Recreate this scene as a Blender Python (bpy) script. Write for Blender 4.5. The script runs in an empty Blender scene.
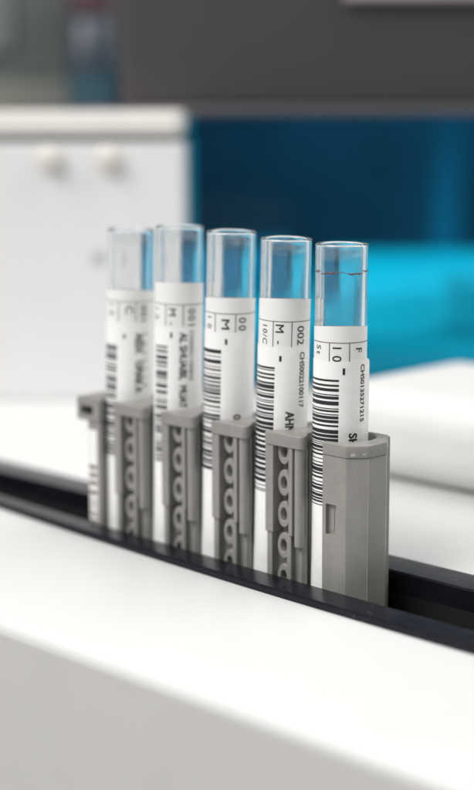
import bpy, bmesh, math, random
from mathutils import Vector, Matrix

S = 0.001                      # everything below is written in millimetres
R = math.radians
scene = bpy.context.scene
col = scene.collection

# ------------------------------------------------------------------ helpers
def tag(o, label=None, cat=None, group=None, kind=None):
    if label: o['label'] = label
    if cat: o['category'] = cat
    if group: o['group'] = group
    if kind: o['kind'] = kind
    return o

def empty(name, loc=(0, 0, 0), rz=0):
    o = bpy.data.objects.new(name, None)
    col.objects.link(o)
    o.location = Vector(loc) * S
    o.rotation_euler = (0, 0, rz)
    o.empty_display_size = 0.01
    return o

def link(name, bm, mats, parent=None, smooth=None, bevel=None, recalc=True):
    if recalc:
        bmesh.ops.recalc_face_normals(bm, faces=bm.faces)
    bmesh.ops.scale(bm, vec=(S, S, S), verts=bm.verts)
    me = bpy.data.meshes.new(name)
    bm.to_mesh(me); bm.free()
    if not isinstance(mats, (list, tuple)): mats = [mats]
    for m in mats: me.materials.append(m)
    o = bpy.data.objects.new(name, me)
    col.objects.link(o)
    if smooth is not None:
        me.shade_smooth()
        if smooth < 180:
            me.set_sharp_from_angle(angle=R(smooth))
    if bevel:
        b = o.modifiers.new('edge', 'BEVEL')
        b.width = bevel * S; b.segments = 5 if bevel > 1 else 3
        b.limit_method = 'ANGLE'; b.angle_limit = R(35)
        b.harden_normals = False
        me.shade_smooth(); me.set_sharp_from_angle(angle=R(50))
    if parent: o.parent = parent
    return o

def prism(bm, poly, z0, z1):
    lo = [bm.verts.new((x, y, z0)) for x, y in poly]
    hi = [bm.verts.new((x, y, z1)) for x, y in poly]
    n = len(poly)
    fs = [bm.faces.new(lo[::-1]), bm.faces.new(hi)]
    for i in range(n):
        fs.append(bm.faces.new((lo[i], lo[(i + 1) % n], hi[(i + 1) % n], hi[i])))
    return fs

def box(bm, x0, x1, y0, y1, z0, z1):
    return prism(bm, [(x0, y0), (x1, y0), (x1, y1), (x0, y1)], z0, z1)

def arc(cx, cy, r, a0, a1, n):
    return [(cx + r * math.cos(R(a0 + (a1 - a0) * i / n)), cy + r * math.sin(R(a0 + (a1 - a0) * i / n))) for i in range(n + 1)]

def lathe(bm, prof, n=64, closed=False, cx=0, cy=0):
    rings = []
    for r, z in prof:
        if r < 1e-6:
            rings.append([bm.verts.new((cx, cy, z))])
        else:
            rings.append([bm.verts.new((cx + r * math.cos(2 * math.pi * i / n), cy + r * math.sin(2 * math.pi * i / n), z)) for i in range(n)])
    pairs = list(zip(rings, rings[1:]))
    if closed: pairs.append((rings[-1], rings[0]))
    for a, b in pairs:
        for i in range(n):
            j = (i + 1) % n
            if len(a) == 1 and len(b) == 1: continue
            if len(a) == 1: bm.faces.new((a[0], b[j], b[i]))
            elif len(b) == 1: bm.faces.new((a[i], a[j], b[0]))
            else: bm.faces.new((a[i], a[j], b[j], b[i]))

def boolean_diff(o, cutters):
    for c in cutters:
        m = o.modifiers.new('cut', 'BOOLEAN'); m.operation = 'DIFFERENCE'; m.solver = 'EXACT'; m.object = c
    dg = bpy.context.evaluated_depsgraph_get()
    me = bpy.data.meshes.new_from_object(o.evaluated_get(dg))
    o.modifiers.clear()
    old = o.data; o.data = me; bpy.data.meshes.remove(old)
    for c in cutters:
        d = c.data; bpy.data.objects.remove(c); bpy.data.meshes.remove(d)

# ------------------------------------------------------------------ materials
def principled(name, color, rough=0.5, noise=0.0, nscale=400, bump=0.0, bscale=1500, rvar=0.0, **kw):
    m = bpy.data.materials.new(name); m.use_nodes = True
    nt = m.node_tree; b = nt.nodes['Principled BSDF']
    b.inputs['Base Color'].default_value = (*color, 1)
    b.inputs['Roughness'].default_value = rough
    for k, v in kw.items():
        b.inputs[k.replace('_', ' ')].default_value = v
    tc = nt.nodes.new('ShaderNodeTexCoord')
    if noise or rvar:
        n = nt.nodes.new('ShaderNodeTexNoise'); n.inputs['Scale'].default_value = nscale; n.inputs['Detail'].default_value = 5
        nt.links.new(tc.outputs['Object'], n.inputs['Vector'])
        if noise:
            mr = nt.nodes.new('ShaderNodeMapRange')
            mr.inputs['From Min'].default_value = .25; mr.inputs['From Max'].default_value = .75
            mr.inputs['To Min'].default_value = 1 - noise; mr.inputs['To Max'].default_value = 1 + noise
            nt.links.new(n.outputs['Fac'], mr.inputs['Value'])
            mx = nt.nodes.new('ShaderNodeVectorMath'); mx.operation = 'SCALE'
            mx.inputs[0].default_value = color
            nt.links.new(mr.outputs['Result'], mx.inputs['Scale'])
            nt.links.new(mx.outputs['Vector'], b.inputs['Base Color'])
        if rvar:
            mr2 = nt.nodes.new('ShaderNodeMapRange')
            mr2.inputs['From Min'].default_value = .3; mr2.inputs['From Max'].default_value = .7
            mr2.inputs['To Min'].default_value = max(0.02, rough - rvar); mr2.inputs['To Max'].default_value = rough + rvar
            nt.links.new(n.outputs['Fac'], mr2.inputs['Value'])
            nt.links.new(mr2.outputs['Result'], b.inputs['Roughness'])
    if bump:
        n2 = nt.nodes.new('ShaderNodeTexNoise'); n2.inputs['Scale'].default_value = bscale; n2.inputs['Detail'].default_value = 3
        nt.links.new(tc.outputs['Object'], n2.inputs['Vector'])
        bp = nt.nodes.new('ShaderNodeBump'); bp.inputs['Strength'].default_value = bump; bp.inputs['Distance'].default_value = 0.0002
        nt.links.new(n2.outputs['Fac'], bp.inputs['Height'])
        nt.links.new(bp.outputs['Normal'], b.inputs['Normal'])
    return m

M = {}
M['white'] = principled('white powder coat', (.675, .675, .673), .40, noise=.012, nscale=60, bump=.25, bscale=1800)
M['beige'] = principled('beige plastic', (.68, .66, .62), .4)
M['deck_shade'] = principled('white coat toned for shade', (.60, .592, .582), .42, noise=.015, nscale=60, bump=.3, bscale=1500)  # front face of the white deck: its shade is put into a greyer colour
M['cabinet'] = principled('white cabinet paint', (.75, .747, .75), .42, noise=.012, nscale=40, bump=.2, bscale=1500)
M['cream'] = principled('off white plastic', (.78, .76, .73), .4)
M['rack'] = principled('grey moulded plastic', (.262, .256, .238), .38, noise=.07, nscale=220, bump=.22, bscale=900, rvar=.07)
def add_wear(m):
    nt = m.node_tree; b = nt.nodes['Principled BSDF']; old = b.inputs['Base Color'].links[0].from_socket
    tc = nt.nodes.new('ShaderNodeTexCoord'); mp = nt.nodes.new('ShaderNodeMapping'); mp.inputs['Scale'].default_value = (1, 1, .16)
    n = nt.nodes.new('ShaderNodeTexNoise'); n.inputs['Scale'].default_value = 210; n.inputs['Detail'].default_value = 8; n.inputs['Roughness'].default_value = .7
    nt.links.new(tc.outputs['Object'], mp.inputs['Vector']); nt.links.new(mp.outputs['Vector'], n.inputs['Vector'])
    mr = nt.nodes.new('ShaderNodeMapRange'); mr.inputs['From Min'].default_value = .56; mr.inputs['From Max'].default_value = .76; mr.inputs['To Max'].default_value = .22
    nt.links.new(n.outputs['Fac'], mr.inputs['Value'])
    mx = nt.nodes.new('ShaderNodeMix'); mx.data_type = 'RGBA'; mx.inputs[7].default_value = (.46, .45, .43, 1)
    nt.links.new(mr.outputs['Result'], mx.inputs[0]); nt.links.new(old, mx.inputs[6])
    n2 = nt.nodes.new('ShaderNodeTexNoise'); n2.inputs['Scale'].default_value = 1400; n2.inputs['Detail'].default_value = 2
    nt.links.new(tc.outputs['Object'], n2.inputs['Vector'])
    m2 = nt.nodes.new('ShaderNodeMapRange'); m2.inputs['From Min'].default_value = .66; m2.inputs['From Max'].default_value = .74; m2.inputs['To Max'].default_value = .35
    nt.links.new(n2.outputs['Fac'], m2.inputs['Value'])
    my = nt.nodes.new('ShaderNodeMix'); my.data_type = 'RGBA'; my.inputs[7].default_value = (.10, .098, .09, 1)
    nt.links.new(m2.outputs['Result'], my.inputs[0]); nt.links.new(mx.outputs[2], my.inputs[6]); nt.links.new(my.outputs[2], b.inputs['Base Color'])
add_wear(M['rack'])
M['scuff'] = principled('scuffed plastic', (.48, .47, .44), .6)
M['black'] = principled('black gloss channel', (.008, .008, .013), .22, noise=.2, nscale=300, bump=.06, bscale=500, rvar=.05, Specular_IOR_Level=.2)
def add_dust(m, color):
    nt = m.node_tree; b = nt.nodes['Principled BSDF']; old = b.inputs['Base Color'].links[0].from_socket
    tc = nt.nodes.new('ShaderNodeTexCoord'); v = nt.nodes.new('ShaderNodeTexVoronoi'); v.inputs['Scale'].default_value = 520
    n = nt.nodes.new('ShaderNodeTexNoise'); n.inputs['Scale'].default_value = 45
    nt.links.new(tc.outputs['Object'], v.inputs['Vector']); nt.links.new(tc.outputs['Object'], n.inputs['Vector'])
    a = nt.nodes.new('ShaderNodeMath'); a.operation = 'LESS_THAN'; a.inputs[1].default_value = .085
    c = nt.nodes.new('ShaderNodeMath'); c.operation = 'GREATER_THAN'; c.inputs[1].default_value = .55
    d = nt.nodes.new('ShaderNodeMath'); d.operation = 'MULTIPLY'
    nt.links.new(v.outputs['Distance'], a.inputs[0]); nt.links.new(n.outputs['Fac'], c.inputs[0])
    nt.links.new(a.outputs[0], d.inputs[0]); nt.links.new(c.outputs[0], d.inputs[1])
    mx = nt.nodes.new('ShaderNodeMix'); mx.data_type = 'RGBA'
    mx.inputs[7].default_value = (*color, 1)
    nt.links.new(d.outputs[0], mx.inputs[0]); nt.links.new(old, mx.inputs[6]); nt.links.new(mx.outputs[2], b.inputs['Base Color'])
add_dust(M['black'], (.16, .16, .16))
M['pit'] = principled('black matte channel', (.006, .006, .007), .6)
M['paper'] = principled('label paper', (.83, .825, .81), .55, noise=.012, nscale=500, bump=.08, bscale=1200)
M['paper2'] = principled('sticker paper', (.89, .887, .88), .40, noise=.01, nscale=500, bump=.05, bscale=1000)
M['ink'] = principled('black ink', (.018, .017, .02), .5, noise=.25, nscale=3000)
M['greyink'] = principled('faint grey ink', (.12, .11, .11), .5, noise=.3, nscale=3000)
M['brownink'] = principled('faded brown ink', (.20, .17, .15), .5, noise=.2, nscale=2000)
M['spring'] = principled('spring plastic', (.62, .61, .58), .3)
M['dark'] = principled('dark grey panel', (.040, .036, .038), .55, noise=.05, nscale=12)
M['darklip'] = principled('dark panel lip', (.105, .095, .10), .45)
M['palegrey'] = principled('pale grey panel', (.33, .31, .33), .5)
M['inner'] = principled('dark interior wall', (.13, .29, .40), .6, noise=.25, nscale=14)
M['housing'] = principled('light grey plastic', (.72, .72, .71), .45, noise=.015, nscale=50)
M['dim_tone'] = principled('dim floor tone', (.07, .26, .34), .6, noise=.25, nscale=16)  # dark teal that stands in for the dim left part of the bay
M['bay'] = principled('bay lining', (.82, .82, .82), .5, noise=.05, nscale=25)
M['post'] = principled('grey post', (.17, .24, .34), .5)
M['wall'] = principled('room wall', (.075, .08, .08), .8, noise=.3, nscale=6)
M['greygreen'] = principled('grey green casing', (.09, .105, .10), .5, noise=.2, nscale=20)
M['olive'] = principled('pale olive casing', (.21, .21, .185), .5, noise=.15, nscale=20)
M['navy'] = principled('navy plastic', (.035, .05, .07), .35, noise=.2, nscale=20)
M['tealpl'] = principled('teal plastic', (.035, .085, .11), .35)
M['mauve'] = principled('mauve plastic', (.10, .09, .125), .5)
M['maroon'] = principled('maroon plastic', (.085, .045, .055), .4)
M['seam'] = principled('dark gasket', (.14, .16, .16), .6)
M['metal'] = principled('screw metal', (.50, .50, .51), .5, Metallic=.2)
M['blood'] = principled('dried blood', (.16, .065, .06), .4, noise=.5, nscale=900)

def glass_mat():
    m = bpy.data.materials.new('clear tube plastic'); m.use_nodes = True
    nt = m.node_tree; b = nt.nodes['Principled BSDF']
    b.inputs['Base Color'].default_value = (.97, .985, .99, 1)
    b.inputs['Transmission Weight'].default_value = 1
    b.inputs['IOR'].default_value = 1.50
    tc = nt.nodes.new('ShaderNodeTexCoord')
    n = nt.nodes.new('ShaderNodeTexNoise'); n.inputs['Scale'].default_value = 260; n.inputs['Detail'].default_value = 4
    mp = nt.nodes.new('ShaderNodeMapping'); mp.inputs['Scale'].default_value = (1, 1, .25)
    nt.links.new(tc.outputs['Object'], mp.inputs['Vector']); nt.links.new(mp.outputs['Vector'], n.inputs['Vector'])
    mr = nt.nodes.new('ShaderNodeMapRange')
    mr.inputs['From Min'].default_value = .4; mr.inputs['From Max'].default_value = .8
    mr.inputs['To Min'].default_value = .01; mr.inputs['To Max'].default_value = .06
    nt.links.new(n.outputs['Fac'], mr.inputs['Value']); nt.links.new(mr.outputs['Result'], b.inputs['Roughness'])
    bp = nt.nodes.new('ShaderNodeBump'); bp.inputs['Strength'].default_value = .10; bp.inputs['Distance'].default_value = .0004
    nt.links.new(n.outputs['Fac'], bp.inputs['Height']); nt.links.new(bp.outputs['Normal'], b.inputs['Normal'])
    # moulded plastic is a little milky
    out = nt.nodes['Material Output']; mix = nt.nodes.new('ShaderNodeMixShader'); df = nt.nodes.new('ShaderNodeBsdfTranslucent')
    df.inputs['Color'].default_value = (.85, .9, .92, 1); mix.inputs['Fac'].default_value = .01
    nt.links.new(b.outputs[0], mix.inputs[1]); nt.links.new(df.outputs[0], mix.inputs[2]); nt.links.new(mix.outputs[0], out.inputs['Surface'])
    return m
M['glass'] = glass_mat()
def paper_mat(name, color, tl):
    m = principled(name, color, .5, noise=.012, nscale=500, bump=.07, bscale=1200)
    nt = m.node_tree; out = nt.nodes['Material Output']; mix = nt.nodes.new('ShaderNodeMixShader'); t = nt.nodes.new('ShaderNodeBsdfTranslucent')
    t.inputs['Color'].default_value = (*color, 1); mix.inputs['Fac'].default_value = tl
    nt.links.new(nt.nodes['Principled BSDF'].outputs[0], mix.inputs[1]); nt.links.new(t.outputs[0], mix.inputs[2]); nt.links.new(mix.outputs[0], out.inputs['Surface'])
    return m
def add_crease(m):
    nt = m.node_tree; b = nt.nodes['Principled BSDF']; old = b.inputs['Normal'].links[0].from_node
    tc = nt.nodes.new('ShaderNodeTexCoord'); n = nt.nodes.new('ShaderNodeTexNoise'); n.inputs['Scale'].default_value = 120; n.inputs['Distortion'].default_value = 1.2
    nt.links.new(tc.outputs['Object'], n.inputs['Vector'])
    bp = nt.nodes.new('ShaderNodeBump'); bp.inputs['Strength'].default_value = .22; bp.inputs['Distance'].default_value = .0012
    nt.links.new(n.outputs['Fac'], bp.inputs['Height']); nt.links.new(bp.outputs['Normal'], old.inputs['Normal'])
add_crease(M['paper2'])
M['tubepaper'] = paper_mat('thin label paper', (.90, .895, .885), .10)

def film_mat(name, color, lo, hi, scale, stretch=1.0, amax=.6):
    m = bpy.data.materials.new(name); m.use_nodes = True
    nt = m.node_tree; nt.nodes.clear()
    out = nt.nodes.new('ShaderNodeOutputMaterial'); mix = nt.nodes.new('ShaderNodeMixShader')
    tr = nt.nodes.new('ShaderNodeBsdfTransparent'); df = nt.nodes.new('ShaderNodeBsdfPrincipled')
    df.inputs['Base Color'].default_value = (*color, 1); df.inputs['Roughness'].default_value = .6
    tc = nt.nodes.new('ShaderNodeTexCoord'); mp = nt.nodes.new('ShaderNodeMapping'); mp.inputs['Scale'].default_value = (1, 1, stretch)
    n = nt.nodes.new('ShaderNodeTexNoise'); n.inputs['Scale'].default_value = scale; n.inputs['Detail'].default_value = 6
    mr = nt.nodes.new('ShaderNodeMapRange'); mr.inputs['From Min'].default_value = lo; mr.inputs['From Max'].default_value = hi
    mr.inputs['To Max'].default_value = amax
    nt.links.new(tc.outputs['Object'], mp.inputs['Vector']); nt.links.new(mp.outputs['Vector'], n.inputs['Vector'])
    nt.links.new(n.outputs['Fac'], mr.inputs['Value']); nt.links.new(mr.outputs['Result'], mix.inputs['Fac'])
    nt.links.new(tr.outputs[0], mix.inputs[1]); nt.links.new(df.outputs[0], mix.inputs[2]); nt.links.new(mix.outputs[0], out.inputs['Surface'])
    return m
M['film'] = film_mat('dried film', (.72, .86, .93), .30, .85, 420, 1.8, .34)

def tint_mat():
    m = bpy.data.materials.new('blue acrylic'); m.use_nodes = True
    nt = m.node_tree; nt.nodes.clear()
    out = nt.nodes.new('ShaderNodeOutputMaterial'); mix = nt.nodes.new('ShaderNodeMixShader')
    tr = nt.nodes.new('ShaderNodeBsdfTransparent'); gl = nt.nodes.new('ShaderNodeBsdfGlossy')
    # the light crosses two faces of the sheet: each carries the root of the tint
    tr.inputs['Color'].default_value = (.0, .765, .945, 1)
    gl.inputs['Roughness'].default_value = .06
    fr = nt.nodes.new('ShaderNodeFresnel'); fr.inputs['IOR'].default_value = 1.3
    nt.links.new(fr.outputs[0], mix.inputs['Fac'])
    nt.links.new(tr.outputs[0], mix.inputs[1]); nt.links.new(gl.outputs[0], mix.inputs[2]); nt.links.new(mix.outputs[0], out.inputs['Surface'])
    return m
M['blue'] = tint_mat()

# ------------------------------------------------------------------ camera (solved from the rack's corners)
CAM = Vector((268.65, -307.96, 119.72))
CR = Vector((.7108629, .7033228, -.0033133)).normalized()
CF = Vector((-.6929717, .6995798, -.1742936)).normalized()
CU = CR.cross(CF).normalized()
cam = bpy.data.cameras.new('camera'); co = bpy.data.objects.new('camera', cam); col.objects.link(co)
mw = Matrix((CR, CU, -CF)).transposed().to_4x4(); mw.translation = CAM * S
co.matrix_world = mw
cam.sensor_fit = 'HORIZONTAL'; cam.sensor_width = 24
cam.lens = 24 * 1604.56 / 474
cam.clip_start = .01; cam.clip_end = 50
cam.dof.use_dof = True; cam.dof.focus_distance = .409; cam.dof.aperture_fstop = 6.6; cam.dof.aperture_blades = 9
scene.camera = co
YAW = R(44.72811726)
RH = Vector((math.cos(YAW), math.sin(YAW), 0)); DH = Vector((-math.sin(YAW), math.cos(YAW), 0))
def floor_at(r, d):            # room coordinates of the far things: r mm to the right, d mm away
    return Vector((CAM.x, CAM.y, 0)) + RH * r + DH * d

# ------------------------------------------------------------------ the analyser
def clampq(u, c0, c1, c2, lo=-165, hi=85):
    v = min(max(u, lo), hi)
    y = c0 + c1 * v + c2 * v * v
    return y + (u - v) * (c1 + 2 * c2 * v)
fA = lambda u: clampq(u, -21.9, -.030, .00022)
fB = lambda u: clampq(u, -12.7, -.022, .00010)
XS = [-1400 + 40 * i for i in range(0, 24)] + [-440 + 12 * i for i in range(0, 60)]
def sheet(bm, profile):        # profile: list of functions X -> (y, z)
    rows = [[bm.verts.new((x, *f(x))) for x in XS] for f in profile]
    for a, b in zip(rows, rows[1:]):
        for i in range(len(XS) - 1):
            bm.faces.new((a[i], a[i + 1], b[i + 1], b[i]))

analyzer = tag(empty('laboratory_analyzer', (0, 0, -2)), 'white laboratory analyser worktop with a long black sample channel cut into it', 'analyzer')
def an(name, bm, m, **k):
    bmesh.ops.translate(bm, vec=(0, 0, 2), verts=bm.verts)
    return link(name, bm, m, analyzer, **k)
bm = bmesh.new()
pr = [lambda x: ((fA(x) + fB(x)) / 2, -2.0), lambda x: (fA(x) - 14, -2.0), lambda x: (-60, -2.0)]
rad = 3.6
for a in range(0, 91, 9):
    pr.append(lambda x, a=a: (-79.0 - rad * math.sin(R(a)), -2 - rad + rad * math.cos(R(a))))
sheet(bm, pr)
an('front_deck', bm, M['white'], smooth=40, recalc=False)
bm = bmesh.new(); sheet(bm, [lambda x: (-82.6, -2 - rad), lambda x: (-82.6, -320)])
an('deck_front_shaded', bm, M['deck_shade'], recalc=False)
bm = bmesh.new()
pr = [lambda x: (23.0, -1.2), lambda x: (60, -.4), lambda x: (140, -.4), lambda x: (1500, -.4)]
sheet(bm, pr)
an('back_deck', bm, M['white'], smooth=40, recalc=False)
# the black channel: front rim, trough, back rim
bm = bmesh.new()
sheet(bm, [lambda x: (fA(x), -2.3), lambda x: (fA(x), -.55), lambda x: (fA(x) + .5, -.05), lambda x: (fA(x) + 1.2, 0), lambda x: (fB(x) - .6, 0),
           lambda x: (fB(x), -.5), lambda x: (fB(x), -6)])
an('channel_rim', bm, M['black'], smooth=25, recalc=False)
bm = bmesh.new()
sheet(bm, [lambda x: (12.0, -6), lambda x: (12.0, -.5), lambda x: (12.5, 0), lambda x: (23.2, 0), lambda x: (24.0, -.4), lambda x: (24, -1.6)])
an('channel_rim', bm, M['black'], smooth=25, recalc=False)
bm = bmesh.new()
sheet(bm, [lambda x: (fB(x) + .02, -5.9), lambda x: (fB(x) + .02, -27), lambda x: (11.98, -27), lambda x: (11.98, -5.9)])
an('channel_trough', bm, M['pit'], recalc=False)
# raised housing along the far side of the worktop
bm = bmesh.new(); box(bm, -92, 260, 90, 172, -.2, 29)
an('raised_housing', bm, M['housing'], bevel=11)


# ------------------------------------------------------------------ the sample rack
P = 20.2; RIM = 37.0; BOT = -25.0; PR = 7.5
rack = tag(empty('sample_rack', (-37, 0, BOT)), 'grey plastic sample rack standing in the black channel and holding five tubes', 'rack')
def rk(name, bm, m, parent=None, **k):
    if parent is None:
        bmesh.ops.translate(bm, vec=(37, 0, -BOT), verts=bm.verts)
        parent = rack
    else:
        bmesh.ops.translate(bm, vec=(37, 0, -BOT), verts=bm.verts)
    return link(name, bm, m, parent, **k)
YS = -math.sqrt(PR * PR - 9)                       # where the slot meets the pocket
a_s = math.degrees(math.atan2(-YS, 3))             # half angle of the slot opening
def shift(poly, dx): return [(x + dx, y) for x, y in poly]
a_n = math.degrees(math.atan2(math.sqrt(PR * PR - 25), 5))
inner_next = arc(P, 0, PR, 180 + a_n, 180 - a_s, 22)        # wall of the pocket to the right
inner_this = arc(0, 0, PR, a_s, -a_s, 22)                   # wall of the pocket to the left
low_next = arc(P, 0, PR + .06, 180 + a_n, 180 - a_s, 22); low_this = arc(0, 0, PR + .06, a_s, -a_s, 22)
back = [(P - 3, 9.0), (3, 9.0)]
upper = [(3.1, -9), (5.9, -9), (5.9, -4.95), (7.85, -3.0), (7.95, 2), (11.4, 2), (11.4, -9), (12.7, -9), (12.7, -7.2), (14.6, -6.3)] + inner_next + back + inner_this
cap_poly = [(3.1, -9.25)] + [(14.7, -9.25)] + arc(14.75, -7.85, 1.4, -80, 0, 6) + inner_next + back + inner_this
lower = [(3.3, -8.5), (5.1, -8.5), (5.1, -5.9), (7.9, -3.0), (8.0, 2), (10.4, 2), (10.4, -8.5), (11.9, -8.5), (11.9, -6.6), (13.9, -6.6), (13.9, -7.2), (14.6, -7.2)] + low_next + back + low_this
for i in range(1, 5):
    dx = -P * i
    bm = bmesh.new()
    prism(bm, shift(upper, dx), 10.0, RIM - 3.55)
    prism(bm, shift(lower, dx), BOT + 2, 10.3)
    dv = rk('divider', bm, M['rack'], bevel=.14)
    bm = bmesh.new(); prism(bm, shift(cap_poly, dx), RIM - 3.5, RIM); rk('cap', bm, M['rack'], dv, bevel=.32)
    bm = bmesh.new()
    lathe(bm, [(0, 7.0), (1.05, 7.0), (1.38, 7.35), (1.38, RIM - 3.6), (0, RIM - 3.6)], 28, cx=14.05 + dx, cy=-7.45)
    rk('column', bm, M['rack'], dv, smooth=40)
    for zc in (32.0, 23.5, 15.0, 6.5, -2.0, -10.5):
        bm = bmesh.new()
        n = 36; xc = 8.45 + dx
        pts = []
        for (r, y) in ((3.55, .5), (3.55, -7.35), (3.35, -7.55), (1.95, -7.55), (1.75, -7.35), (1.75, .5)):
            row = []
            for k in range(n):
                a = 2 * math.pi * k / n
                x = xc + .62 * r * math.cos(a); z = zc + r * math.sin(a)
                row.append(bm.verts.new((min(x, 11.45 + dx if zc > 8 else 10.6 + dx), y, min(z, RIM - 3.6))))
            pts.append(row)
        for a, b in zip(pts, pts[1:]):
            for k in range(n):
                j = (k + 1) % n
                bm.faces.new((a[k], a[j], b[j], b[k]))
        bmesh.ops.dissolve_degenerate(bm, dist=.001, edges=bm.edges)
        rk('ring', bm, M['rack'], dv, smooth=35)
# the near end: one chamfered block around the last tube
bm = bmesh.new()
inner_end = arc(2.6, .4, 8.0, 84, -87, 30)
endp = [(3.1, -9), (11, -9), (14.9, -5.1), (14.9, 2.1), (9.5, 9), (3.44, 9)] + inner_end
prism(bm, endp, BOT + 2, RIM - 3.4)
eb = rk('end_block', bm, M['rack'])
cb = bmesh.new(); box(cb, 4.25, 7.75, -12, -7.75, 13.0, 21.0); box(cb, 5.3, 6.25, -7.9, -2.5, 13.9, 19.6)
bmesh.ops.translate(cb, vec=(37, 0, -BOT), verts=cb.verts)
cut = link('cutter', cb, M['rack'], rack)
bpy.context.view_layer.update()
boolean_diff(eb, [cut])
bv = eb.modifiers.new('edge', 'BEVEL'); bv.width = .28 * S; bv.segments = 3; bv.limit_method = 'ANGLE'; bv.angle_limit = R(30)
eb.data.shade_smooth(); eb.data.set_sharp_from_angle(angle=R(50))
bm = bmesh.new()
capp = [(3.1, -9.2), (11.08, -9.2), (15.1, -5.18), (15.1, 2.18), (9.6, 9.2), (3.44, 9.2)] + inner_end
prism(bm, capp, RIM - 3.35, RIM); rk('end_cap', bm, M['rack'], eb, bevel=.34)
bm = bmesh.new()           # moulding line up the end face and two scuffs on the cap
box(bm, 14.88, 14.96, -5.05, -4.95, BOT + 3, RIM - 3.5); rk('mould_line', bm, M['scuff'], eb)
bm = bmesh.new()
for (x0, y0, l, z0, z1) in ((11.9, -8.38, 1.3, 34.2, 34.95), (14.1, -6.18, .85, 34.5, 34.9)):
    q = math.sqrt(.5)
    off = .035
    vs = [bm.verts.new((x0 + off * q + t * q, y0 - off * q + t * q, z)) for t, z in ((0, z0), (l * .9, z0 + .12), (l, z1), (l * .1, z1 + .05))]
    bm.faces.new(vs)
rk('scuff_mark', bm, M['scuff'], eb)
# the far end: slotted grip on a narrow post that carries the rack's own barcode
x4 = -4 * P
bm = bmesh.new()
arc_l = arc(x4, 0, PR, 180 + a_s, 180 - a_s, 22)
prism(bm, [(-89.4, -9), (-83.8, -9)] + arc_l + [(-83.8, 9), (-89.4, 9)], BOT + 2, 29.9)
post = rk('end_post', bm, M['rack'], bevel=.2)
bm = bmesh.new()
prism(bm, [(-94.2, -9.25), (-83.8, -9.25)] + arc_l + [(-83.8, 9), (-94.2, 9)], 30, RIM)
grip = rk('grip', bm, M['rack'], post)
cb = bmesh.new(); box(cb, -92.6, -87.2, -12, -4, 31.6, 34.3)
bmesh.ops.translate(cb, vec=(37, 0, -BOT), verts=cb.verts)
cut = link('cutter', cb, M['pit'], rack)
bpy.context.view_layer.update()
boolean_diff(grip, [cut])
bv = grip.modifiers.new('edge', 'BEVEL'); bv.width = .5 * S; bv.segments = 3; bv.limit_method = 'ANGLE'; bv.angle_limit = R(30)
grip.data.shade_smooth(); grip.data.set_sharp_from_angle(angle=R(50))
bm = bmesh.new(); box(bm, -92.7, -87.1, -5.2, -4.4, 31.4, 34.5); rk('grip_slot_dark', bm, M['pit'], grip)  # black plate put in to darken the grip slot
bm = bmesh.new(); box(bm, -89.1, -85.4, -9.08, -9.0, -14, 27.5); rl = rk('rack_label', bm, M['paper'], post)
rnd = random.Random(5)
bm = bmesh.new(); z = 17.0
while z > -12:
    h = rnd.choice((.5, .9, 1.4)); box(bm, -88.9, -85.7, -9.13, -9.085, z - h, z); z -= h + rnd.choice((.6, 1.0, 1.5))
rk('rack_barcode', bm, M['brownink'], rl)
# spine, floor and springs
bm = bmesh.new(); box(bm, -89.3, 9.3, 9.02, 10.6, BOT + 1, RIM - .6); rk('back_panel', bm, M['rack'], bevel=.3)
bm = bmesh.new(); box(bm, -89.2, 11.5, -8.2, 9, BOT, BOT + 2.02); rk('base', bm, M['rack'], bevel=.3)
for i in range(0, 5):
    bm = bmesh.new()
    c0 = Vector((-P * i, 0, 0)) - RH * 6.95 + DH * 2.6
    prof = [(0, -22), (0, 8), (.25, 20), (.1, 30), (.0, 31.6), (.5, 32.8), (1.4, 33.3), (2.4, 33.0)]
    rows = []
    for (u, zz) in prof:
        row = []
        for w, t in ((-.5, 0), (.45, 0), (.45, .5), (-.5, .5)):
            # the leaf leans towards the pocket wall and curls over at its top
            pnt = c0 + RH * (w + u) + DH * (t + u * .4)
            row.append(bm.verts.new((pnt.x, pnt.y, zz)))
        rows.append(row)
    for a, b in zip(rows, rows[1:]):
        for k in range(4): bm.faces.new((a[k], a[(k + 1) % 4], b[(k + 1) % 4], b[k]))
    bm.faces.new(rows[0][::-1]); bm.faces.new(rows[-1])
    rk('leaf_spring', bm, M['spring'], smooth=50)

# ------------------------------------------------------------------ test tubes
TR = 6.7
NV = -DH                                            # the side of the tube that faces the photographer
PHI0 = math.atan2(NV.y, NV.x)                       # phi = 0 there, growing to the right
def cyl(r, phi, z):
    a = PHI0 + phi
    return (r * math.cos(a), r * math.sin(a), z)

def wrap(bm_flat, r, zc, phic):                     # flat (x along text, y up) -> around the tube, text running down
    for v in bm_flat.verts:
        x, y = v.co.x, v.co.y
        v.co = cyl(r + v.co.z, phic + y / r, zc - x)

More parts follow.
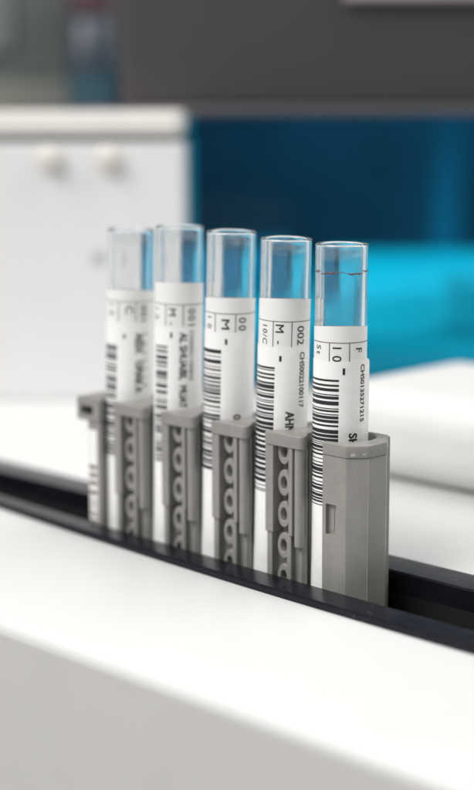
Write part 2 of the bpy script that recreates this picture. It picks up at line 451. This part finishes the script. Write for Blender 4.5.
FONT_CACHE = {}
def text_bm(s, cap, length=None, bold=0.0):
    cu = bpy.data.curves.new('glyphs', 'FONT'); cu.body = s; cu.size = 1.0; cu.offset = 0 if 'M' in s else bold; cu.resolution_u = 4
    o = bpy.data.objects.new('glyphs', cu); col.objects.link(o)
    dg = bpy.context.evaluated_depsgraph_get()
    me = bpy.data.meshes.new_from_object(o.evaluated_get(dg))
    xs = [v.co.x for v in me.vertices]; x0, x1 = min(xs), max(xs)
    sy = cap / .70
    if length and len(s) > 1 and length > 1.1 * sy * (x1 - x0):      # spread the letters rather than stretch them
        cu.space_character = 1 + (length / sy - (x1 - x0)) / (len(s) - 1) / .55
        dg = bpy.context.evaluated_depsgraph_get()
        bpy.data.meshes.remove(me); me = bpy.data.meshes.new_from_object(o.evaluated_get(dg))
        xs = [v.co.x for v in me.vertices]; x0, x1 = min(xs), max(xs)
    bm = bmesh.new(); bm.from_mesh(me)
    if 'M' in s and bold:                            # embolden by overprinting, each pass a hair above the last
        for k, (ox, oy) in enumerate(((-1, -.6), (1, -.6), (-1, .6), (1, .6))):
            b2 = bmesh.new(); b2.from_mesh(me)
            bmesh.ops.translate(b2, vec=(ox * bold, oy * bold, .004 * (k + 1)), verts=b2.verts)
            m2 = bpy.data.meshes.new('pass'); b2.to_mesh(m2); b2.free(); bm.from_mesh(m2); bpy.data.meshes.remove(m2)
    bpy.data.objects.remove(o); bpy.data.curves.remove(cu); bpy.data.meshes.remove(me)
    bmesh.ops.remove_doubles(bm, verts=bm.verts, dist=1e-5)
    bmesh.ops.triangulate(bm, faces=bm.faces)
    sx = sy if length is None else length / (x1 - x0)
    for v in bm.verts:
        v.co.x = (v.co.x - x0) * sx; v.co.y = (v.co.y - .35) * sy
    y = -cap - .0137
    while y < cap:                                   # slices so that the glyphs follow the curve
        g = bm.verts[:] + bm.edges[:] + bm.faces[:]
        bmesh.ops.bisect_plane(bm, geom=g, plane_co=(0, y, 0), plane_no=(0, 1, 0)); y += .35
    return bm

def join(dst, src):
    me = bpy.data.meshes.new('tmp'); src.to_mesh(me); src.free(); dst.from_mesh(me); bpy.data.meshes.remove(me)

def patch(bm, r, p0, p1, z0, z1, slant=0.0):         # curved rectangle in degrees / mm
    n = max(2, int(abs(p1 - p0) / 5)); prev = None
    for k in range(n + 1):
        p = p0 + (p1 - p0) * k / n
        dz = slant * k / n
        a = bm.verts.new(cyl(r, R(p), z0 + dz)); b = bm.verts.new(cyl(r, R(p), z1 + dz))
        if prev: bm.faces.new((prev[0], a, b, prev[1]))
        prev = (a, b)

def flip_out(bm):
    for f in bm.faces:
        c = f.calc_center_median(); f.normal_update()
        if f.normal.x * c.x + f.normal.y * c.y < 0: f.normal_flip()

def sticker(bm, r, p0, p1, z0, z1, rc=1.2, skew=0.0, th=.07, lift=0.0):   # rounded corners, a paper's thickness
    w = R(p1 - p0) * r; n = 26
    outer = []
    cols = [p0 + (p1 - p0) * k / n for k in range(n + 1)]
    extra = [p0 + math.degrees(t / r) for t in (.15, .4, .8, rc)] + [p1 - math.degrees(t / r) for t in (.15, .4, .8, rc)]
    cols = sorted(set(cols + extra))
    prev = None
    for p in cols:
        e = min(R(p - p0), R(p1 - p)) * r
        d = rc - math.sqrt(max(0, rc * rc - max(0, rc - e) ** 2))
        s = skew * (p - p0) / (p1 - p0)
        lf = lift * max(0, (p - (p1 - 20)) / 20) ** 2
        q = [bm.verts.new(cyl(rr + lf, R(p), zz)) for rr, zz in ((r, z0 + d + s), (r, z1 - d + s), (r - th, z1 - d + s), (r - th, z0 + d + s))]
        if prev:
            for k in range(4):
                bm.faces.new((prev[k], q[k], q[(k + 1) % 4], prev[(k + 1) % 4]))
        else: bm.faces.new(q[::-1])
        prev = q
    bm.faces.new(prev)

def barcode(bm, r, p0, p1, ztop, zbot, seed, mod=.255):
    rn = random.Random(seed); z = ztop
    while z > zbot + .3:
        h = mod * rn.choice((1, 1, 2, 2, 3, 4)); g = mod * rn.choice((1, 1, 2, 2, 3))
        patch(bm, r, p0, p1, max(z - h, zbot), z, 0.12)
        z -= h + g

TUBES = [
 dict(x=.55, slope=.0084, top=86.6, ltop=66.3, line=62.0, l2=57.4, bar=(52.5, 19.2, -112, -6), dash=(55.6, 53.9, 4),
      cols=[('St', -58, 1.8, 59.9 + 1.2, 2.4), ('10', -11, 2.3, 60.9, 3.7), ('F', 40, 2.1, 60.6, None)], sep=(-28, 16), sepz=7,
      prints=[('CHS0135271215', 52, 1.6, 56.3, 14.9, .024, 'ink'), ('SHA', 27, 2.3, 38.7, 5.8, .03, 'ink')], l2p=(-128, 84), seed=11,
      label='clear open tube with a wavy reddish ring near its mouth, in the chamfered rack end'),
 dict(x=-19.75, slope=.030, top=87.0, ltop=71.9, line=65.8, l2=59.2, bar=(53.6, 19.2, -112, -21), dash=(56.8, 55.3, -9),
      cols=[('10/C', -50, 1.7, 64.6, 5.0), ('M -', -12, 2.25, 65.0, 5.1), ('002', 38, 2.2, 64.6, 5.0)], sep=(-27, 15), sepz=7,
      prints=[('CHS0022100117', 43, 1.6, 57.7, 14.9, .024, 'ink'), ('AHM', 15, 2.4, 41.9, 5.6, .03, 'ink')], l2p=(-128, 72), seed=23,
      label='clear open tube whose label reads 002 and AHM, next to the wavy red ringed tube'),
 dict(x=-40.05, slope=.030, top=87.8, ltop=70.5, line=66.1, l2=61.2, bar=(56.1, 22.3, -112, -19), dash=(59.3, 57.7, -8),
      cols=[('10', -55, 1.8, 65.0, 3.2), ('M', -10, 2.2, 64.6, 2.7), ('00', 30, 2.2, 65.1, 3.6)], sep=(-36, 13), sepz=6,
      prints=[('0', 20, 2.0, 38.5, 1.5, .03, 'ink')], l2p=(-128, 74), seed=37,
      label='clear open tube in the middle of the row, its sticker mostly blank beside the barcode'),
 dict(x=-60.3, slope=.026, top=88.2, ltop=73.1, line=66.9, l2=60.6, bar=(55.1, 21.7, -64, -25), dash=(59.1, 57.6, -16),
      cols=[('10', -62, 1.8, 65.6, 3.2), ('M -', -14, 2.2, 65.8, 4.6), ('001', 34, 2.2, 65.8, 4.8)], sep=(-31, 12), sepz=6,
      prints=[('CHS0021100842', 33, 1.3, 59.7, 14.2, .015, 'greyink'), ('AL SHUAIBI,', 13, 2.1, 59.2, 13.4, .03, 'ink'), ('MUAT', 13, 2.1, 44.1, 6.3, .03, 'ink')], l2p=(-128, 74), seed=41,
      label='clear open tube with AL SHUAIBI, MUAT in bold print running down its label'),
 dict(x=-81.3, slope=.035, top=86.4, ltop=69.5, line=66.1, l2=60.4, bar=(53.3, 20.3, -75, -29), dash=(56.8, 55.4, -10),
      cols=[('10', -48, 1.8, 65.2, 3.2), ('C', 2, 2.2, 65.0, 2.4), ('001', 40, 2.2, 65.0, 4.6)], sep=(-26, 18), sepz=6,
      prints=[('CHS0020', 44, 1.3, 57.2, 16, .006, 'greyink'), ('AESX', 27, 2.3, 57.1, 6.1, .035, 'ink'), ('OMAR A', 27, 2.3, 48.9, 9.2, .035, 'ink')], l2p=(-128, 78), seed=59,
      label='blurred clear open tube farthest back, beside the slotted grip post of the rack'),
]
for ti, T in enumerate(TUBES):
    zb = -22.5; top = T['top']
    zr = RIM                                             # the rack's rim is where x was measured
    root = tag(empty('test_tube', (T['x'] + T['slope'] * (zb - zr), .3, zb)), T['label'], 'test tube', 'sample tubes standing in the rack')
    root.rotation_euler = (0, math.atan(T['slope']), 0)
    Z = lambda z: z - zb
    bm = bmesh.new()
    H = Z(top); prof = []
    for a in range(0, 91, 10): prof.append((TR * math.sin(R(a)), TR - TR * math.cos(R(a))))
    prof += [(TR, 30), (TR, H - 12), (TR, H - 1.6), (TR, H - .6), (TR, H - .32), (TR - .12, H - .1), (TR - .35, H + .03), (TR - .75, H + .02), (5.65, H - .12), (5.55, H - .35), (5.53, H - .6), (5.53, H - 1.6), (5.52, H - 12), (5.5, 30)]
    ri = 5.5
    for a in range(90, -1, -10): prof.append((ri * math.sin(R(a)), TR + .05 - ri * math.cos(R(a))))
    lathe(bm, prof, 96)
    tube = link('tube_wall', bm, M['glass'], root, smooth=60)
    # paper label glued right round the tube
    bm = bmesh.new()
    n = 96; r = TR + .09; rn = random.Random(T['seed'])
    lt = Z(T['ltop'])
    lathe(bm, [(r, 7.03), (r, 20), (r, lt - .6), (r, lt)], n)
    for v in bm.verts:                               # glued a little askew, lower at the back
        if v.co.z > 25: v.co.z -= .8 * (1 - (v.co.x * NV.x + v.co.y * NV.y) / r)
    lab = link('paper_label', bm, M['tubepaper'], root, smooth=50)
    bm = bmesh.new(); ri = r + .035; ln = Z(T['line'])
    patch(bm, ri, -150, 150, ln - .09, ln + .09)
    for s in T['sep']: patch(bm, ri, s - .9, s + .9, ln - T['sepz'], ln)
    for (s, ph, cap, z0, length) in T['cols']:
        t = text_bm(s, cap, length, .010); wrap(t, ri, Z(z0), R(ph)); join(bm, t)
    flip_out(bm); link('printed_grid', bm, M['ink'], lab, recalc=False)
    # the second sticker over it
    bm = bmesh.new(); r2 = TR + .24
    sticker(bm, r2, T['l2p'][0], T['l2p'][1], 9, Z(T['l2']) - .35, 1.2, .35, lift=.55 if ti == 0 else .12)
    st = link('barcode_sticker', bm, M['paper2'], root, smooth=50)
    bm = bmesh.new(); ri = r2 + .04
    b = T['bar']; barcode(bm, ri, b[2], b[3], Z(b[0]), Z(b[1]), T['seed'])
    flip_out(bm); link('barcode', bm, M['ink'], st, recalc=False)
    bm = bmesh.new(); bm2 = bmesh.new()
    d = T['dash']; patch(bm, ri, d[2] - 2.6, d[2] + 2.6, Z(d[1]), Z(d[0]))
    for (s, ph, cap, z0, length, bold, ink) in T['prints']:
        t = text_bm(s, cap, length, bold); wrap(t, ri, Z(z0), R(ph)); join(bm if ink == 'ink' else bm2, t)
    flip_out(bm); link('printed_text', bm, M['ink'], st, recalc=False)
    if len(bm2.verts):
        flip_out(bm2); link('printed_text', bm2, M['greyink'], st, recalc=False)
    else: bm2.free()
    # film dried on the inside below the mouth, with an uneven lower edge
    bm = bmesh.new(); rr = 5.49; n = 96; rn = random.Random(T['seed'] + 1)
    ph = [rn.uniform(0, 6.28) for _ in range(4)]
    A = []; B = []
    for k in range(n):
        a = 2 * math.pi * k / n
        low = 4.0 + .25 * math.sin(a * 2 + ph[0]) + .18 * math.sin(a * 5 + ph[1]) + .1 * math.sin(a * 11 + ph[2])
        A.append(bm.verts.new((rr * math.cos(a), rr * math.sin(a), H - .8)))
        B.append(bm.verts.new((rr * math.cos(a), rr * math.sin(a), H - low)))
    for k in range(n):
        j = (k + 1) % n; bm.faces.new((A[k], A[j], B[j], B[k]))
    lathe(bm, [(5.45, H - .7), (5.53, H - .1), (TR - .75, H + .08), (TR - .3, H + .08), (TR + .03, H - .12), (TR + .03, H - .75)], n)
    link('dried_film', bm, M['film'], tube, smooth=180)
    if ti == 0:
        bm = bmesh.new(); rows = []
        for k in range(n + 1):
            f = k / n; a = PHI0 + R(-96 + 190 * f)
            zc = H - 7.0 + .22 * math.sin(f * 15 + 1.0) + .10 * math.sin(f * 37 + 2) + .05 * math.sin(f * 80)
            w = (.15 + .08 * math.sin(f * 21 + .6) + .05 * math.sin(f * 55)) * min(1, 12 * f + .1, 12 * (1 - f) + .1)
            row = []
            for (dr, dz) in ((0, -w), (-.06, -w * .5), (-.07, w * .5), (0, w)):
                row.append(bm.verts.new(((TR + .01 - dr) * math.cos(a), (TR + .01 - dr) * math.sin(a), zc + dz)))
            rows.append(row)
        for k in range(n):
            a, b2 = rows[k], rows[k + 1]
            for q in range(3): bm.faces.new((a[q], b2[q], b2[q + 1], a[q + 1]))
        link('blood_ring', bm, M['blood'], tube, smooth=180)

# ------------------------------------------------------------------ the blurred background
def far_thing(name, r, d, z, label, cat):
    p = floor_at(r, d); return tag(empty(name, (p.x, p.y, z), YAW), label, cat)
def rbox(bm, x0, x1, y0, y1, z0, z1, rc=3, n=5):     # upright box with its front corners rounded
    pts = arc(x1 - rc, y0 + rc, rc, -90, 0, n) + [(x1, y1), (x0, y1)] + arc(x0 + rc, y0 + rc, rc, 180, 270, n)
    prism(bm, pts, z0, z1)
K = 1 / 1604.56
# white cabinet at the left: front plane 655 mm away
cabd = 668
cabn = far_thing('white_cabinet', -21, cabd, 0, 'white metal cabinet with a hinged lid and two round knobs, behind the left tubes', 'cabinet')
bm = bmesh.new(); rbox(bm, -800, 0, 0, 120, -.2, 107, 4); link('body', bm, M['cabinet'], cabn, bevel=1.2)
bm = bmesh.new(); rbox(bm, -800, -1.2, 1.8, 118, 107, 110.2, 4); link('gasket', bm, M['seam'], cabn)
bm = bmesh.new(); rbox(bm, -800, -.5, -1, 120, 110.2, 120.0, 6); link('lid', bm, M['cream'], cabn, bevel=2.5)
for px in (52, 110):
    bm = bmesh.new(); xk = (px + 2 - 188) * cabd * K
    lathe(bm, [(0, 0), (3.2, 0), (3.2, 1.0), (5.0, 1.4), (5.1, 3.4), (4.3, 4.8), (2.0, 5.5), (0, 5.6)], 32)
    bmesh.ops.rotate(bm, cent=(0, 0, 0), matrix=Matrix.Rotation(R(90), 3, 'X'), verts=bm.verts)
    bmesh.ops.translate(bm, vec=(xk, 0, 101.0), verts=bm.verts)
    link('knob', bm, M['beige'], cabn, smooth=50)
bm = bmesh.new(); xk = (100 - 188) * cabd * K
lathe(bm, [(0, 0), (3.0, 0), (2.8, .5), (1.8, .8), (0, .8)], 24)
bmesh.ops.rotate(bm, cent=(0, 0, 0), matrix=Matrix.Rotation(R(90), 3, 'X'), verts=bm.verts)
bmesh.ops.translate(bm, vec=(xk, 0, 60), verts=bm.verts)
link('screw', bm, M['metal'], cabn, smooth=50)
# tinted cover
cv = far_thing('tinted_cover', 0, 697, 0, 'translucent blue acrylic cover under the dark grey hood, right of the white cabinet', 'cover')
bm = bmesh.new(); box(bm, -26, 230, 0, 3, .2, 117.2); link('acrylic_sheet', bm, M['blue'], cv)
# bay behind the cover
bay = far_thing('sample_bay', 0, 900, 0, 'pale loading bay seen through the blue acrylic cover', 'bay')
bm = bmesh.new(); rbox(bm, 61, 400, 60, 260, -.2, 20, 20); link('tray', bm, M['bay'], bay, bevel=6)
bm = bmesh.new(); rbox(bm, -110, 40, 130, 330, -.2, 25, 12); link('dim_floor_block', bm, M['dim_tone'], bay, bevel=4)  # added block, coloured dark in place of shade on the bay floor
bm = bmesh.new(); rbox(bm, 118, 200, -50, 10, -.2, 30, 14); rbox(bm, 190, 480, 20, 58, -.2, 36, 14); link('carriage', bm, M['bay'], bay, bevel=6)
bm = bmesh.new(); rbox(bm, 150, 170, 330, 350, -.2, 150, 3); link('guide_post', bm, M['post'], bay)
bm = bmesh.new(); box(bm, -180, 560, 230, 436, 150, 156); link('shade_roof', bm, M['inner'], bay)  # unseen roof, added so the bay floor darkens towards the back
bm = bmesh.new(); box(bm, -180, 560, 430, 436, -.2, 149.9); link('rear_panel', bm, M['inner'], bay)
bm = bmesh.new(); box(bm, -186, -180.2, 230, 436, -.2, 156); link('side_panel', bm, M['inner'], bay)

# dark hood
hd = far_thing('dark_hood', 0, 712, 117.6, 'dark grey hood panel running above the blue cover', 'hood')
bm = bmesh.new(); rbox(bm, -51, 260, 0, 20, 4.5, 230, 6); link('panel', bm, M['dark'], hd, bevel=2)
bm = bmesh.new(); rbox(bm, -49, 260, -2, 18, 0, 4.5, 6); link('lower_lip', bm, M['darklip'], hd, bevel=1)
bm = bmesh.new(); rbox(bm, 46, 240, -5, -.5, 48.5, 110, 2); link('light_trim', bm, M['palegrey'], hd, bevel=3)
# things on a bench far behind the cabinet
bn = far_thing('rear_bench', -200, 1000, -400, 'plain bench behind the white cabinet, mostly hidden', 'bench')
bm = bmesh.new(); box(bm, -300, 130, 0, 300, 470, 496); link('bench_top', bm, M['greygreen'], bn, bevel=3)
bm = bmesh.new(); box(bm, -290, 120, 30, 280, 0, 469.8); link('bench_cupboard', bm, M['greygreen'], bn)
it = far_thing('bench_instrument', -135, 1060, 96.2, 'blurred grey green instrument with a pale lower front on the rear bench', 'instrument')
bm = bmesh.new(); rbox(bm, -120, 38, 0, 90, 0, 150, 8); link('casing', bm, M['greygreen'], it, bevel=4)
bm = bmesh.new(); rbox(bm, -60, 34, -6, -.2, 6, 42, 2); link('front_panel', bm, M['olive'], it, bevel=1)
bm = bmesh.new(); rbox(bm, -60, -8, -4, -.2, 62, 105, 2); link('screen', bm, M['seam'], it, bevel=1)
cn = far_thing('reagent_canister', -92, 1040, 96.2, 'dark navy canister with a maroon top between the instrument and the hood', 'canister')
bm = bmesh.new(); lathe(bm, [(0, 0), (15, 0), (16, 2), (16, 26), (16, 26.2)], 40); lathe(bm, [(16, 26.2), (14, 26.2)], 40); link('base_band', bm, M['mauve'], cn, smooth=50)
bm = bmesh.new(); lathe(bm, [(0, 26.3), (15.8, 26.3), (15.8, 46), (0, 46)], 40); link('label_band', bm, M['tealpl'], cn, smooth=50)
bm = bmesh.new(); lathe(bm, [(0, 46.1), (15.6, 46.1), (15.6, 80), (11, 84), (0, 84)], 40); link('body', bm, M['navy'], cn, smooth=50)
bm = bmesh.new(); lathe(bm, [(0, 84.1), (14, 84.1), (14.5, 86), (14.5, 112), (13, 114), (0, 114)], 40); link('cap', bm, M['maroon'], cn, smooth=50)
bm = bmesh.new(); box(bm, -2200, 2200, 0, 40, -1000, 1800)
p = floor_at(0, 1900)
w = link('wall', bm, M['wall']); w.location = p * S; w.rotation_euler = (0, 0, YAW); tag(w, 'plain dark back wall of the room far behind', 'wall', kind='structure')

# ------------------------------------------------------------------ light
def area(name, loc, target, size, energy, color=(1, 1, 1), sy=None):
    l = bpy.data.lights.new(name, 'AREA'); l.shape = 'RECTANGLE'; l.size = size; l.size_y = sy or size; l.energy = energy; l.color = color
    o = bpy.data.objects.new(name, l); col.objects.link(o); o.location = Vector(loc)
    o.rotation_euler = (Vector(target) - Vector(loc)).to_track_quat('-Z', 'Y').to_euler()
    return o
area('ceiling_lamp', (.5, .8, 1.35), (.1, .4, 0), 1.5, 20, (1, .99, .97))
area('added_front_light', (-.3, -1.1, 1.3), (0, 0, .03), 1.1, 30, (1, .985, .965), 1.0)  # added soft light from the upper front left, not an actual window
wd = bpy.data.worlds.new('World'); scene.world = wd; wd.use_nodes = True
bg = wd.node_tree.nodes['Background']; bg.inputs['Color'].default_value = (1, .99, .985, 1); bg.inputs['Strength'].default_value = .24

# ------------------------------------------------------------------ render
scene.render.engine = 'CYCLES'
c = scene.cycles
c.max_bounces = 16; c.transmission_bounces = 14; c.transparent_max_bounces = 16; c.glossy_bounces = 6; c.diffuse_bounces = 4
c.caustics_refractive = True; c.caustics_reflective = False; c.blur_glossy = .3; c.sample_clamp_indirect = 6
c.use_denoising = True
scene.render.resolution_x = 614; scene.render.resolution_y = 1024
vs = scene.view_settings; vs.view_transform = 'Standard'; vs.look = 'None'; vs.exposure = .2; vs.gamma = 1
